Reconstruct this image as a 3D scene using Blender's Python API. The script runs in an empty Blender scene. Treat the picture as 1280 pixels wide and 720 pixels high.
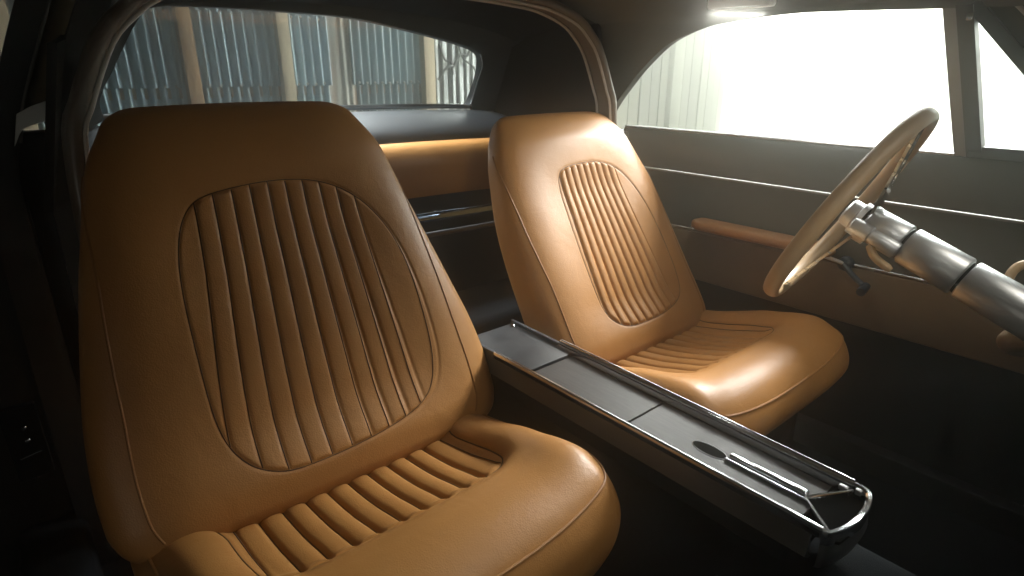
import bpy, bmesh, math, random
import numpy as np
from mathutils import Vector, Matrix
from mathutils.bvhtree import BVHTree

random.seed(7)
rng = np.random.default_rng(7)
D = bpy.data
scene = bpy.context.scene
COL = scene.collection
EYE = 1.15                       # camera height above the ground; all shapes below are laid out from eye level


# ------------------------------------------------------------------ helpers
def V(p):
    return (p[0], p[1], p[2] + EYE)


def tag(o, label=None, cat=None, group=None, kind=None):
    if label: o['label'] = label
    if cat: o['category'] = cat
    if group: o['group'] = group
    if kind: o['kind'] = kind
    return o


def thing(name, label, cat, loc, group=None):
    o = D.objects.new(name, None)
    o.empty_display_size = 0.05
    COL.objects.link(o)
    o.location = V(loc)
    return tag(o, label, cat, group)


def mesh_obj(name, verts, faces, mat, parent=None, smooth=True, auto=None):
    """verts in eye-level coordinates; placed relative to the parent Empty"""
    off = Vector((0, 0, EYE))
    po = Vector((0, 0, 0))
    p = parent
    while p is not None:
        po += p.location
        p = p.parent
    me = D.meshes.new(name)
    vs = np.asarray(verts, float) + np.array(off - po)
    me.from_pydata(vs.tolist(), [], [tuple(int(i) for i in f) for f in faces])
    me.materials.append(mat)
    me.validate()
    bm = bmesh.new()
    bm.from_mesh(me)
    bmesh.ops.recalc_face_normals(bm, faces=bm.faces)
    bm.to_mesh(me)
    bm.free()
    if smooth:
        me.polygons.foreach_set('use_smooth', [True] * len(me.polygons))
        if auto is not None:
            me.set_sharp_from_angle(angle=math.radians(auto))
    me.update()
    o = D.objects.new(name, me)
    COL.objects.link(o)
    if parent is not None:
        o.parent = parent
    return o


class MB:
    """collects shapes into one mesh"""
    def __init__(self):
        self.v = []
        self.f = []

    def add(self, v, f):
        n = len(self.v)
        self.v += [tuple(map(float, p)) for p in v]
        self.f += [tuple(i + n for i in q) for q in f]
        return self

    def box(self, x0, x1, y0, y1, z0, z1, bev=0.0, seg=2, M=None):
        bm = bmesh.new()
        bmesh.ops.create_cube(bm, size=1)
        for v in bm.verts:
            v.co = Vector(((x0 + x1) / 2 + v.co.x * (x1 - x0), (y0 + y1) / 2 + v.co.y * (y1 - y0), (z0 + z1) / 2 + v.co.z * (z1 - z0)))
        if bev > 0:
            bmesh.ops.bevel(bm, geom=bm.edges[:], offset=bev, segments=seg, profile=0.5, affect='EDGES')
        if M is not None:
            bmesh.ops.transform(bm, matrix=M, verts=bm.verts)
        bm.verts.index_update()
        self.add([v.co[:] for v in bm.verts], [[v.index for v in f.verts] for f in bm.faces])
        bm.free()
        return self

    def tube(self, pts, r, n=12, closed=False, cap=True, up=None):
        v, f = tube(pts, r, n, closed, cap)
        return self.add(v, f)

    def grid(self, P, closed_u=False):
        v, f = gridmesh(P, closed_u)
        return self.add(v, f)

    def sheet(self, P, t):
        v, f = thick_sheet(P, t)
        return self.add(v, f)

    def rev(self, prof, origin, axis, n=40):
        v, f = revolve(prof, origin, axis, n)
        return self.add(v, f)

    def prism(self, poly, d):
        """polygon (list of 3-D points) extruded by vector d"""
        n = len(poly)
        d = np.array(d)
        v = [np.array(p) for p in poly] + [np.array(p) + d for p in poly]
        f = [tuple(range(n)), tuple(range(2 * n - 1, n - 1, -1))]
        for i in range(n):
            j = (i + 1) % n
            f.append((i, j, n + j, n + i))
        return self.add(v, f)

    def build(self, name, mat, parent=None, smooth=True, auto=40):
        return mesh_obj(name, self.v, self.f, mat, parent, smooth, auto)


def gridmesh(P, closed_u=False):
    P = np.asarray(P, float)
    a, b, _ = P.shape
    f = []
    ub = b if closed_u else b - 1
    for i in range(a - 1):
        for j in range(ub):
            k = (j + 1) % b
            f.append((i * b + j, i * b + k, (i + 1) * b + k, (i + 1) * b + j))
    return P.reshape(-1, 3), f


def thick_sheet(P, t):
    """grid with thickness vector t"""
    P = np.asarray(P, float)
    a, b, _ = P.shape
    Q = P + np.array(t)
    v = np.concatenate([P.reshape(-1, 3), Q.reshape(-1, 3)])
    n = a * b
    f = []
    for i in range(a - 1):
        for j in range(b - 1):
            q = (i * b + j, i * b + j + 1, (i + 1) * b + j + 1, (i + 1) * b + j)
            f.append(q)
            f.append(tuple(x + n for x in q[::-1]))
    edge = [i * b for i in range(a)], [i * b + b - 1 for i in range(a)], list(range(b)), [(a - 1) * b + j for j in range(b)]
    for e in edge:
        for p, q in zip(e[:-1], e[1:]):
            f.append((p, q, q + n, p + n))
    return v, f


def tube(pts, r, n=12, closed=False, cap=True):
    P = np.asarray(pts, float)
    m = len(P)
    r = np.full(m, r) if np.isscalar(r) else np.asarray(r, float)
    T = np.gradient(P, axis=0)
    if closed:
        T = np.roll(P, -1, 0) - np.roll(P, 1, 0)
    T /= np.linalg.norm(T, axis=1)[:, None] + 1e-12
    ref = np.array([0, 0, 1.0])
    if abs(T[0] @ ref) > 0.9: ref = np.array([1.0, 0, 0])
    N = np.cross(T[0], ref); N /= np.linalg.norm(N)
    v = []
    for i in range(m):
        N = N - T[i] * (N @ T[i]); N /= np.linalg.norm(N) + 1e-12
        B = np.cross(T[i], N)
        for k in range(n):
            a = 2 * math.pi * k / n
            v.append(P[i] + r[i] * (math.cos(a) * N + math.sin(a) * B))
    f = []
    for i in range(m if closed else m - 1):
        j = (i + 1) % m
        for k in range(n):
            l = (k + 1) % n
            f.append((i * n + k, i * n + l, j * n + l, j * n + k))
    if cap and not closed:
        f.append(tuple(range(n)))
        f.append(tuple((m - 1) * n + k for k in range(n)))
    return v, f


def revolve(prof, origin, axis, n=40):
    """prof: list of (distance along axis, radius)"""
    o = np.array(origin, float)
    a = np.array(axis, float); a /= np.linalg.norm(a)
    ref = np.array([1.0, 0, 0]) if abs(a[0]) < .9 else np.array([0, 0, 1.0])
    e1 = np.cross(a, ref); e1 /= np.linalg.norm(e1)
    e2 = np.cross(a, e1)
    P = []
    for s, r in prof:
        P.append([o + a * s + r * (math.cos(t) * e1 + math.sin(t) * e2) for t in np.linspace(0, 2 * math.pi, n, endpoint=False)])
    v, f = gridmesh(np.array(P), True)
    m = len(prof)
    f = f + [tuple(range(n)), tuple((m - 1) * n + k for k in range(n))]
    return v, f


def catmull(pts, n=12, closed=False):
    P = np.asarray(pts, float)
    m = len(P)
    out = []
    for i in range(m if closed else m - 1):
        if closed:
            a, b, c, d = P[(i - 1) % m], P[i], P[(i + 1) % m], P[(i + 2) % m]
        else:
            b, c = P[i], P[i + 1]
            a = P[i - 1] if i > 0 else 2 * b - c
            d = P[i + 2] if i + 2 < m else 2 * c - b
        for t in np.linspace(0, 1, n, endpoint=False):
            out.append(0.5 * ((2 * b) + (c - a) * t + (2 * a - 5 * b + 4 * c - d) * t * t + (3 * b - a - 3 * c + d) * t ** 3))
    if not closed:
        out.append(P[-1])
    return np.array(out)


def resample(P, n, closed=False):
    P = np.asarray(P, float)
    if closed: P = np.vstack([P, P[:1]])
    s = np.concatenate([[0], np.cumsum(np.linalg.norm(np.diff(P, axis=0), axis=1))])
    t = np.linspace(0, s[-1], n + 1)[:-1] if closed else np.linspace(0, s[-1], n)
    return np.stack([np.interp(t, s, P[:, k]) for k in range(P.shape[1])], 1)


def hermite(x, xs, ys):
    """monotone cubic interpolation"""
    xs = np.asarray(xs, float); ys = np.asarray(ys, float)
    h = np.diff(xs); d = np.diff(ys) / h
    m = np.zeros_like(xs)
    m[0], m[-1] = d[0], d[-1]
    for i in range(1, len(xs) - 1):
        if d[i - 1] * d[i] > 0:
            w1, w2 = 2 * h[i] + h[i - 1], h[i] + 2 * h[i - 1]
            m[i] = (w1 + w2) / (w1 / d[i - 1] + w2 / d[i])
    x = np.clip(np.asarray(x, float), xs[0], xs[-1])
    i = np.clip(np.searchsorted(xs, x) - 1, 0, len(h) - 1)
    t = (x - xs[i]) / h[i]
    return ((1 + 2 * t) * (1 - t) ** 2 * ys[i] + t * (1 - t) ** 2 * h[i] * m[i] + t * t * (3 - 2 * t) * ys[i + 1] + t * t * (t - 1) * h[i] * m[i + 1])


def sstep(a, b, x):
    t = np.clip((np.asarray(x, float) - a) / (b - a), 0, 1)
    return t * t * (3 - 2 * t)


def signed_dist(x, y, poly):
    """distance to a closed polyline, negative outside"""
    pts = np.stack([x, y], 1)
    d = np.full(len(pts), 1e9)
    ins = np.zeros(len(pts), bool)
    m = len(poly)
    for i in range(m):
        a, b = poly[i], poly[(i + 1) % m]
        ab = b - a
        t = np.clip(((pts - a) @ ab) / (ab @ ab + 1e-12), 0, 1)
        d = np.minimum(d, np.linalg.norm(pts - (a + t[:, None] * ab), axis=1))
        c = ((a[1] > pts[:, 1]) != (b[1] > pts[:, 1])) & (pts[:, 0] < (b[0] - a[0]) * (pts[:, 1] - a[1]) / (b[1] - a[1] + 1e-15) + a[0])
        ins ^= c
    return np.where(ins, d, -d)


# ------------------------------------------------------------------ materials
def new_mat(name):
    m = D.materials.new(name)
    m.use_nodes = True
    nt = m.node_tree
    return m, nt, nt.nodes['Principled BSDF']


def N(nt, t, **kw):
    n = nt.nodes.new(t)
    for k, v in kw.items():
        setattr(n, k, v)
    return n


def surf(name, col, rough=0.5, metal=0.0, var=0.12, scale=6.0, bump=0.0, bscale=400.0, rvar=0.08, stretch=None, spec=0.5, coat=0.0):
    m, nt, b = new_mat(name)
    L = nt.links
    tc = N(nt, 'ShaderNodeTexCoord')
    mp = N(nt, 'ShaderNodeMapping')
    L.new(tc.outputs['Object'], mp.inputs['Vector'])
    if stretch: mp.inputs['Scale'].default_value = stretch
    n1 = N(nt, 'ShaderNodeTexNoise')
    n1.inputs['Scale'].default_value = scale
    n1.inputs['Detail'].default_value = 5
    L.new(mp.outputs['Vector'], n1.inputs['Vector'])
    mix = N(nt, 'ShaderNodeMix', data_type='RGBA')
    mix.inputs['A'].default_value = tuple(c * (1 - var) for c in col) + (1,)
    mix.inputs['B'].default_value = tuple(min(1, c * (1 + var)) for c in col) + (1,)
    L.new(n1.outputs['Fac'], mix.inputs['Factor'])
    L.new(mix.outputs['Result'], b.inputs['Base Color'])
    mr = N(nt, 'ShaderNodeMapRange')
    mr.inputs['From Min'].default_value = .3; mr.inputs['From Max'].default_value = .7
    mr.inputs['To Min'].default_value = max(0.02, rough - rvar); mr.inputs['To Max'].default_value = min(1, rough + rvar)
    n2 = N(nt, 'ShaderNodeTexNoise')
    n2.inputs['Scale'].default_value = scale * 3
    n2.inputs['Detail'].default_value = 3
    L.new(mp.outputs['Vector'], n2.inputs['Vector'])
    L.new(n2.outputs['Fac'], mr.inputs['Value'])
    L.new(mr.outputs['Result'], b.inputs['Roughness'])
    b.inputs['Metallic'].default_value = metal
    b.inputs['Specular IOR Level'].default_value = spec
    b.inputs['Coat Weight'].default_value = coat
    b.inputs['Coat Roughness'].default_value = .12
    if bump > 0:
        n3 = N(nt, 'ShaderNodeTexNoise')
        n3.inputs['Scale'].default_value = bscale
        n3.inputs['Detail'].default_value = 4
        L.new(mp.outputs['Vector'], n3.inputs['Vector'])
        bp = N(nt, 'ShaderNodeBump')
        bp.inputs['Strength'].default_value = bump
        bp.inputs['Distance'].default_value = 0.001
        L.new(n3.outputs['Fac'], bp.inputs['Height'])
        L.new(bp.outputs['Normal'], b.inputs['Normal'])
    return m


def leather(name, col, rough=0.42):
    m, nt, b = new_mat(name)
    L = nt.links
    tc = N(nt, 'ShaderNodeTexCoord')
    n1 = N(nt, 'ShaderNodeTexNoise'); n1.inputs['Scale'].default_value = 9; n1.inputs['Detail'].default_value = 6
    n2 = N(nt, 'ShaderNodeTexNoise'); n2.inputs['Scale'].default_value = 120; n2.inputs['Detail'].default_value = 3
    vo = N(nt, 'ShaderNodeTexVoronoi'); vo.inputs['Scale'].default_value = 480
    for n in (n1, n2, vo): L.new(tc.outputs['Object'], n.inputs['Vector'])
    mix = N(nt, 'ShaderNodeMix', data_type='RGBA')
    mix.inputs['A'].default_value = (col[0] * .93, col[1] * .91, col[2] * .88, 1)
    mix.inputs['B'].default_value = (col[0] * 1.05, col[1] * 1.05, col[2] * 1.05, 1)
    L.new(n1.outputs['Fac'], mix.inputs['Factor'])
    L.new(mix.outputs['Result'], b.inputs['Base Color'])
    mr = N(nt, 'ShaderNodeMapRange')
    mr.inputs['To Min'].default_value = rough - .07; mr.inputs['To Max'].default_value = rough + .09
    L.new(n2.outputs['Fac'], mr.inputs['Value'])
    L.new(mr.outputs['Result'], b.inputs['Roughness'])
    add = N(nt, 'ShaderNodeMath', operation='ADD')
    L.new(vo.outputs['Distance'], add.inputs[0]); L.new(n2.outputs['Fac'], add.inputs[1])
    bp0 = N(nt, 'ShaderNodeBump'); bp0.inputs['Strength'].default_value = .22; bp0.inputs['Distance'].default_value = .006
    n5 = N(nt, 'ShaderNodeTexNoise'); n5.inputs['Scale'].default_value = 16; n5.inputs['Detail'].default_value = 3; n5.inputs['Distortion'].default_value = .6
    L.new(tc.outputs['Object'], n5.inputs['Vector']); L.new(n5.outputs['Fac'], bp0.inputs['Height'])
    bp = N(nt, 'ShaderNodeBump'); bp.inputs['Strength'].default_value = .16; bp.inputs['Distance'].default_value = .0012
    L.new(bp0.outputs['Normal'], bp.inputs['Normal'])
    L.new(add.outputs[0], bp.inputs['Height'])
    L.new(bp.outputs['Normal'], b.inputs['Normal'])
    b.inputs['Specular IOR Level'].default_value = .4
    b.inputs['Coat Weight'].default_value = .07; b.inputs['Coat Roughness'].default_value = .45
    return m


def glass_mat():
    m, nt, b = new_mat('clear_glass')
    nt.nodes.remove(b)
    out = nt.nodes['Material Output']
    tr = N(nt, 'ShaderNodeBsdfTransparent'); tr.inputs['Color'].default_value = (.93, .96, .95, 1)
    gl = N(nt, 'ShaderNodeBsdfGlossy'); gl.inputs['Roughness'].default_value = .02
    fr = N(nt, 'ShaderNodeLayerWeight'); pw = N(nt, 'ShaderNodeMath', operation='POWER'); pw.inputs[1].default_value = 5
    ma = N(nt, 'ShaderNodeMath', operation='MULTIPLY_ADD'); ma.inputs[1].default_value = .6; ma.inputs[2].default_value = .04
    nt.links.new(fr.outputs['Facing'], pw.inputs[0]); nt.links.new(pw.outputs[0], ma.inputs[0])
    mx = N(nt, 'ShaderNodeMixShader')
    nt.links.new(ma.outputs[0], mx.inputs[0]); nt.links.new(tr.outputs[0], mx.inputs[1]); nt.links.new(gl.outputs[0], mx.inputs[2])
    nt.links.new(mx.outputs[0], out.inputs['Surface'])
    return m


def weathered(name, c1, c2, rust, amount=.5, metal=0.0, rough=.6, stretch=(6, 6, .7)):
    m, nt, b = new_mat(name)
    L = nt.links
    tc = N(nt, 'ShaderNodeTexCoord')
    mp = N(nt, 'ShaderNodeMapping'); mp.inputs['Scale'].default_value = stretch
    L.new(tc.outputs['Object'], mp.inputs['Vector'])
    n1 = N(nt, 'ShaderNodeTexNoise'); n1.inputs['Scale'].default_value = 2.2; n1.inputs['Detail'].default_value = 8; n1.inputs['Roughness'].default_value = .65
    n2 = N(nt, 'ShaderNodeTexNoise'); n2.inputs['Scale'].default_value = 1.1; n2.inputs['Detail'].default_value = 10; n2.inputs['Roughness'].default_value = .7
    L.new(mp.outputs[0], n1.inputs['Vector']); L.new(mp.outputs[0], n2.inputs['Vector'])
    a = N(nt, 'ShaderNodeMix', data_type='RGBA')
    a.inputs['A'].default_value = c1 + (1,); a.inputs['B'].default_value = c2 + (1,)
    mr = N(nt, 'ShaderNodeMapRange'); mr.inputs['From Min'].default_value = .3; mr.inputs['From Max'].default_value = .7
    L.new(n1.outputs['Fac'], mr.inputs['Value']); L.new(mr.outputs[0], a.inputs['Factor'])
    c = N(nt, 'ShaderNodeMix', data_type='RGBA'); c.inputs['B'].default_value = rust + (1,)
    L.new(a.outputs['Result'], c.inputs['A'])
    m2 = N(nt, 'ShaderNodeMapRange'); m2.inputs['From Min'].default_value = .68 - .25 * amount; m2.inputs['From Max'].default_value = .80 - .2 * amount
    L.new(n2.outputs['Fac'], m2.inputs['Value']); L.new(m2.outputs[0], c.inputs['Factor'])
    oi = N(nt, 'ShaderNodeObjectInfo'); rm = N(nt, 'ShaderNodeMapRange'); rm.inputs['To Min'].default_value = .62; rm.inputs['To Max'].default_value = 1.18
    L.new(oi.outputs['Random'], rm.inputs['Value'])
    mu = N(nt, 'ShaderNodeVectorMath', operation='SCALE'); L.new(c.outputs['Result'], mu.inputs[0]); L.new(rm.outputs[0], mu.inputs['Scale'])
    L.new(mu.outputs[0], b.inputs['Base Color'])
    b.inputs['Roughness'].default_value = rough; b.inputs['Metallic'].default_value = metal
    bp = N(nt, 'ShaderNodeBump'); bp.inputs['Strength'].default_value = .4; bp.inputs['Distance'].default_value = .004
    L.new(n1.outputs['Fac'], bp.inputs['Height']); L.new(bp.outputs[0], b.inputs['Normal'])
    return m


M = {}
M['leather'] = leather('tan_leather', (.375, .178, .052))
M['piping'] = leather('piping_leather', (.30, .135, .036), .5)
M['black_vinyl'] = surf('black_vinyl', (.012, .013, .013), .42, bump=.25, bscale=700)
M['strip'] = surf('dull_trim_strip', (.26, .25, .22), .55)
M['surround'] = surf('lit_window_lining', (.050, .054, .054), .7, bump=.4, bscale=900, spec=.2)  # grey raised above the black lining to show this band lit
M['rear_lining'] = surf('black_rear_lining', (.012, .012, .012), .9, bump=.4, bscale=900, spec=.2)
M['headliner'] = surf('headliner_cloth', (.115, .117, .104), .9, bump=.4, bscale=900, spec=.2)  # grey-green lightened to carry the glow beside the driver window
M['door_vinyl'] = surf('door_vinyl', (.085, .088, .074), .5, bump=.3, bscale=600)
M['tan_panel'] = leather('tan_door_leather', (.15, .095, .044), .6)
M['carpet'] = surf('black_carpet', (.010, .012, .014), .95, bump=.9, bscale=900, spec=.1)
M['shelf'] = surf('gloss_black_pad', (.010, .012, .014), .42, rvar=.02, spec=.3)
M['chrome'] = surf('polished_metal', (.72, .74, .76), .13, 1.0, var=.03, scale=4, rvar=.03)
M['blued'] = surf('blued_steel', (.30, .42, .58), .16, 1.0, var=.03, scale=4, rvar=.03)
M['satin'] = surf('satin_metal', (.60, .61, .61), .40, .9, var=.04, scale=5, rvar=.03)
M['dark_metal'] = surf('dark_satin_metal', (.13, .135, .14), .46, 1.0, var=.05, scale=5, rvar=.04)
M['insert'] = surf('brushed_dark_insert', (.034, .032, .030), .46, .0, var=.9, scale=26, rvar=.10, spec=.35, stretch=(14, .8, 1), bump=.12, bscale=60, coat=.0)
M['rubber'] = surf('black_rubber', (.008, .008, .009), .55)
M['seam'] = surf('dark_gap', (.004, .004, .004), .9, spec=.05)
M['wood'] = surf('steering_wheel_leather', (.45, .30, .155), .42, var=.2, scale=14, bump=.1, bscale=500)
M['hoop'] = surf('grey_tan_trim', (.16, .130, .098), .40, var=.1, bump=.15, bscale=700)
M['welt'] = surf('pale_welt', (.55, .52, .46), .35)
M['brown_trim'] = surf('brown_trim_panel', (.13, .10, .045), .6)
M['glimpse_pale'] = surf('pale_daylight_glimpse', (.60, .62, .60), .3, coat=.3)  # pale tone for the daylight glimpse beside the left pillar
M['post_grey'] = surf('grey_window_post', (.20, .205, .20), .42, .6)
M['bezel'] = surf('reflection_white_bezel', (.82, .82, .78), .3)  # white stands in for the rim reflecting the window
M['lens'] = surf('milky_lamp_lens', (.80, .80, .77), .25)
M['dark_lens'] = surf('smoked_lamp_lens', (.05, .06, .06), .2)
M['crank'] = surf('dark_blue_crank', (.020, .032, .045), .35)
M['glass'] = glass_mat()
M['tin'] = weathered('galvanised_tin', (.38, .49, .55), (.14, .20, .245), (.20, .14, .09), .12, .35, .38)
M['tin_pale'] = weathered('pale_tin', (.42, .50, .53), (.20, .26, .29), (.24, .16, .10), .25, .3, .4)
M['tin_rust'] = weathered('rusty_tin', (.34, .34, .31), (.26, .24, .20), (.27, .13, .06), .9, .0, .7)
M['post_brown'] = weathered('brown_timber', (.30, .17, .075), (.17, .095, .04), (.08, .05, .03), .5, .0, .8, (14, 14, .8))
M['post_tan'] = weathered('bleached_timber', (.34, .28, .19), (.22, .17, .11), (.20, .14, .09), .3, .0, .8, (14, 14, .8))
M['slat'] = weathered('whitewashed_slats', (.62, .64, .62), (.40, .42, .42), (.08, .08, .08), .6, .0, .75, (10, 10, .8))
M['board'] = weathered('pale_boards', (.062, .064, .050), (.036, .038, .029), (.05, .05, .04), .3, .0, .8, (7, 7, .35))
M['black_board'] = surf('tarred_board', (.02, .022, .024), .8)
M['shed_dark'] = surf('dark_shed_boards', (.016, .015, .014), .8)
M['concrete'] = surf('pale_concrete', (.42, .42, .40), .85, var=.18, scale=.8, bump=.4, bscale=40)


# ------------------------------------------------------------------ ground
b = MB()
b.box(-60, 120, -80, 80, -EYE - .2, -EYE)
tag(b.build('ground', M['concrete'], smooth=False), 'pale concrete yard reaching past the shed', kind='structure')


b = MB()
b.box(-3.4, 4.5, -4.1, 4.6, -EYE - .1, -EYE + .004)
tag(b.build('shed_floor', M['shed_dark'], smooth=False), 'dark earth floor under the shed roof', kind='structure')
# ------------------------------------------------------------------ shed of corrugated sheets behind the car
shed = thing('corrugated_shed', 'weathered shed of bluish corrugated metal sheets between timber posts, seen through the rear window', 'shed', (2, 4.5, -EYE))
YW = 4.5


def corrugated(x0, x1, z0, z1, y, pitch, amp, phase=0.0, lean=0.0, edge=0.0):
    xs = np.linspace(x0, x1, max(8, int((x1 - x0) / pitch * 14)))
    zs = np.array([z0, z0 + .02, z0 + .3 * (z1 - z0), z0 + .7 * (z1 - z0), z1 - .02, z1])
    P = np.zeros((len(zs), len(xs), 3))
    for i, z in enumerate(zs):
        w = np.sin((xs / pitch) * 2 * np.pi + phase)
        P[i, :, 0] = xs + lean * (z - z0)
        P[i, :, 1] = y - amp * np.sign(w) * np.abs(w) ** .8
        P[i, :, 2] = z + (edge * (rng.random(len(xs)) - .5) if i in (0, len(zs) - 1) else 0)
    return P


panels = [(-3.4, -1.62, 'tin'), (-1.5, .10, 'tin'), (.22, 1.02, 'tin'), (1.15, 1.64, 'tin'), (1.755, 2.03, 'tin'), (2.235, 2.80, 'tin_pale'), (5.18, 5.5, 'tin_pale')]
for k, (x0, x1, mt) in enumerate(panels):
    for (z0, z1, ph, dy) in ((-EYE + .02, -.085, 1.3, .028), (-.11, .36, 0.0, 0.0), (.33, 1.4, .9, .03)):
        b = MB()
        b.sheet(corrugated(x0 - .02, x1 + .02, z0, z1, YW + .03 + dy, .0665, .026, ph + k, 0, .012), (0, .003, 0))
        b.build('corrugated_sheet', M[mt], shed)
# flat rusty sheet beside the third post
b = MB(); b.sheet(corrugated(2.03, 2.15, -EYE + .02, 1.4, YW + .05, .11, .004), (0, .003, 0)); b.build('flat_sheet', M['tin_rust'], shed)
b = MB(); b.sheet(corrugated(2.14, 2.25, -EYE + .02, 1.4, YW + .035, .05, .008), (0, .003, 0)); b.build('flat_sheet', M['tin_rust'], shed)
# timber posts
for (x0, x1, mt) in ((-1.62, -1.5, 'post_brown'), (.09, .215, 'post_tan'), (1.035, 1.12, 'post_brown'), (1.655, 1.74, 'post_tan'), (2.83, 2.93, 'post_tan'), (5.02, 5.18, 'post_tan'), (6.22, 6.42, 'board')):
    b = MB(); b.box(x0, x1, YW - .05, YW + .03, -EYE, 1.45, .008)
    b.build('timber_post', M[mt], shed)
# battens carrying the sheets, with the nail heads of the laps
b = MB(); b.box(-3.3, 7.3, YW + .075, YW + .10, -.18, -.1, .004); b.build('batten', M['post_brown'], shed)
b = MB(); b.rev([(0, .010), (.003, .010), (.007, .006), (.008, .002)], (.92, YW + .013, -.098), (0, -1, 0), 10)
nail = b.build('rivet', M['tin_rust'], shed)
for x0, x1, mt in panels[2:6]:
    for z in (-.098, .345):
        for x in np.arange(x0 + .03, x1, .0665):
            if x > .9:
                n_ = nail.copy(); COL.objects.link(n_); n_.parent = shed
                n_.location = (x - .92, random.uniform(-.002, .003), z + .098 + random.uniform(-.007, .007))
# slatted part with dark gaps and a broken brace
b = MB()
x = 2.97
while x < 5.0:
    w = random.uniform(.026, .046)
    b.box(x, x + w, YW, YW + .015, -EYE + random.uniform(0, .05), 1.4, .003, 1)
    x += w + random.uniform(.03, .055)
b.build('slat_panel', M['slat'], shed)
b = MB(); b.box(2.955, 5.05, YW + .05, YW + .07, -EYE, 1.4); b.build('backing_board', M['black_board'], shed)
b = MB()
pts = catmull([(2.97, YW - .03, -.08), (3.06, YW - .035, .02), (3.13, YW - .03, .03), (3.2, YW - .03, .12), (3.28, YW - .03, .12), (3.36, YW - .04, .25), (3.5, YW - .03, .3)], 6)
b.tube(pts, .013, 8)
pts = catmull([(2.99, YW - .03, .2), (3.04, YW - .035, .08), (3.1, YW - .03, .06), (3.12, YW - .03, -.04)], 6)
b.tube(pts, .010, 8)
pts = catmull([(3.18, YW - .03, .24), (3.22, YW - .035, .1), (3.34, YW - .03, .02), (3.38, YW - .03, -.08)], 6)
b.tube(pts, .009, 8)
b.build('vine_stem', M['black_board'], shed)
# pale upright boards nearer the open end of the shed
x = 5.18
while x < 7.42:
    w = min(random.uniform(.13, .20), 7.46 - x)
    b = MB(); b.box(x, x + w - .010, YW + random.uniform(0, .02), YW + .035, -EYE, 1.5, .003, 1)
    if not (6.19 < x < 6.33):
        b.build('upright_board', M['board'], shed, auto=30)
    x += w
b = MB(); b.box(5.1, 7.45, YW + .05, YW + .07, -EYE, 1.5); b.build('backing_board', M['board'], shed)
b = MB(); b.box(-3.4, 2.96, YW + .10, YW + .12, -EYE, 1.5); b.build('backing_board', M['black_board'], shed)  # added behind the sheets to close light leaks at the joints
# unseen roof and walls added to keep daylight out left and in front
b = MB(); b.box(-3.5, 3.4, -4.2, 4.7, 1.5, 1.58); b.build('shed_roof', M['shed_dark'], shed)
b = MB(); b.box(3.405, 8.0, -4.2, -.35, 1.5, 1.58); b.build('sky_block_roof', M['shed_dark'], shed)  # unseen roof strip added to keep sky light off the windscreen
b = MB(); b.box(-3.5, -3.4, -4.2, 4.7, -EYE, 1.5); b.build('side_wall', M['shed_dark'], shed)
b = MB(); b.box(-3.4, 9.5, -4.2, -4.1, -EYE, 1.49); b.build('front_block_wall', M['shed_dark'], shed)  # unseen wall added to block the sky ahead of the car


# ------------------------------------------------------------------ car body
FLOOR = -.86
CX = .65
car = thing('car_body', 'dark coupe car shell with black headliner, wide rear window, black parcel shelf and black carpet', 'car body', (CX, .6, -EYE + .15))


def roof_z(x, y):
    u = (x - CX) / .55
    return .172 - .045 * u * u - .015 * u ** 6 - .030 * np.clip((y - .9) / .5, 0, 1.3) ** 2 - .02 * np.clip((.1 - y) / .4, 0, 1) ** 2


xs = np.linspace(CX - .56, CX + .56, 48)
for y0, y1, mt in ((.08, 1.10, 'headliner'), (1.10, 1.42, 'rear_lining')):  # split at the hoop: front lightened for window glow, rear kept dark
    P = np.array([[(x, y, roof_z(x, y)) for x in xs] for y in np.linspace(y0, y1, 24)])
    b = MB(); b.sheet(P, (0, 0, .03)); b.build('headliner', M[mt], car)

# side rails and sail panels: from the roof edge to the window opening (mirrored left and right)
open_edge = [(.20, .090), (.372, .095), (.47, .099), (.614, .103), (.73, .097), (.825, .087), (.928, .057), (1.018, .005), (1.085, -.045), (1.15, -.10), (1.20, -.155)]
roof_edge = [(-.15, .11), (.25, .11), (.45, .11), (.65, .11), (.82, .11), (1.0, .11), (1.2, .10), (1.40, .06), (1.48, -.02), (1.53, -.09), (1.58, -.155)]


def side_x(z):
    return 1.36 - .11 * np.clip((z + .15) / .25, 0, 1.2) ** 1.1


def rail(mirror):
    A = catmull([(y, z, 0) for y, z in open_edge], 8)
    B = resample(catmull([(y, z, 0) for y, z in roof_edge], 8), len(A))
    P = np.zeros((9, len(A), 3))
    for i, t in enumerate(np.linspace(0, 1, 9)):
        yz = A[:, :2] * (1 - t) + B[:, :2] * t
        zz = yz[:, 1] + .012 * math.sin(math.pi * t)
        inner = 1.205 + 0 * zz
        x = side_x(zz) * (1 - t ** 1.5) + np.where(B[:, 1] > .05, inner, 1.245) * t ** 1.5
        P[i, :, 0], P[i, :, 1], P[i, :, 2] = x, yz[:, 0], zz
    if mirror: P[:, :, 0] = 2 * CX - P[:, :, 0]
    return P


b = MB(); b.sheet(rail(False), (.03, 0, .006)); b.build('side_rail', M['headliner'], car)
# outer roof skin so that no daylight leaks along the rail
b = MB(); b.box(CX - .57, CX + .57, .08, 1.46, .205, .23); b.build('roof_skin', M['black_vinyl'], car)
b = MB()
b.sheet(np.array([[(1.20, y, .14 + .03), (1.24, y, .15), (1.275, y, .125)] for y in np.linspace(-.1, 1.45, 14)]), (0, 0, .03)); b.build('drip_rail', M['black_vinyl'], car)
b = MB(); b.sheet(np.array([[(x, y, z) for x, z in ((1.18, .19), (1.27, .17), (1.31, .08), (1.36, -.04), (1.40, -.17))] for y in (1.24, 1.35, 1.5, 1.68)]), (.02, 0, .01)); b.build('outer_skin', M['black_vinyl'], car)
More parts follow.
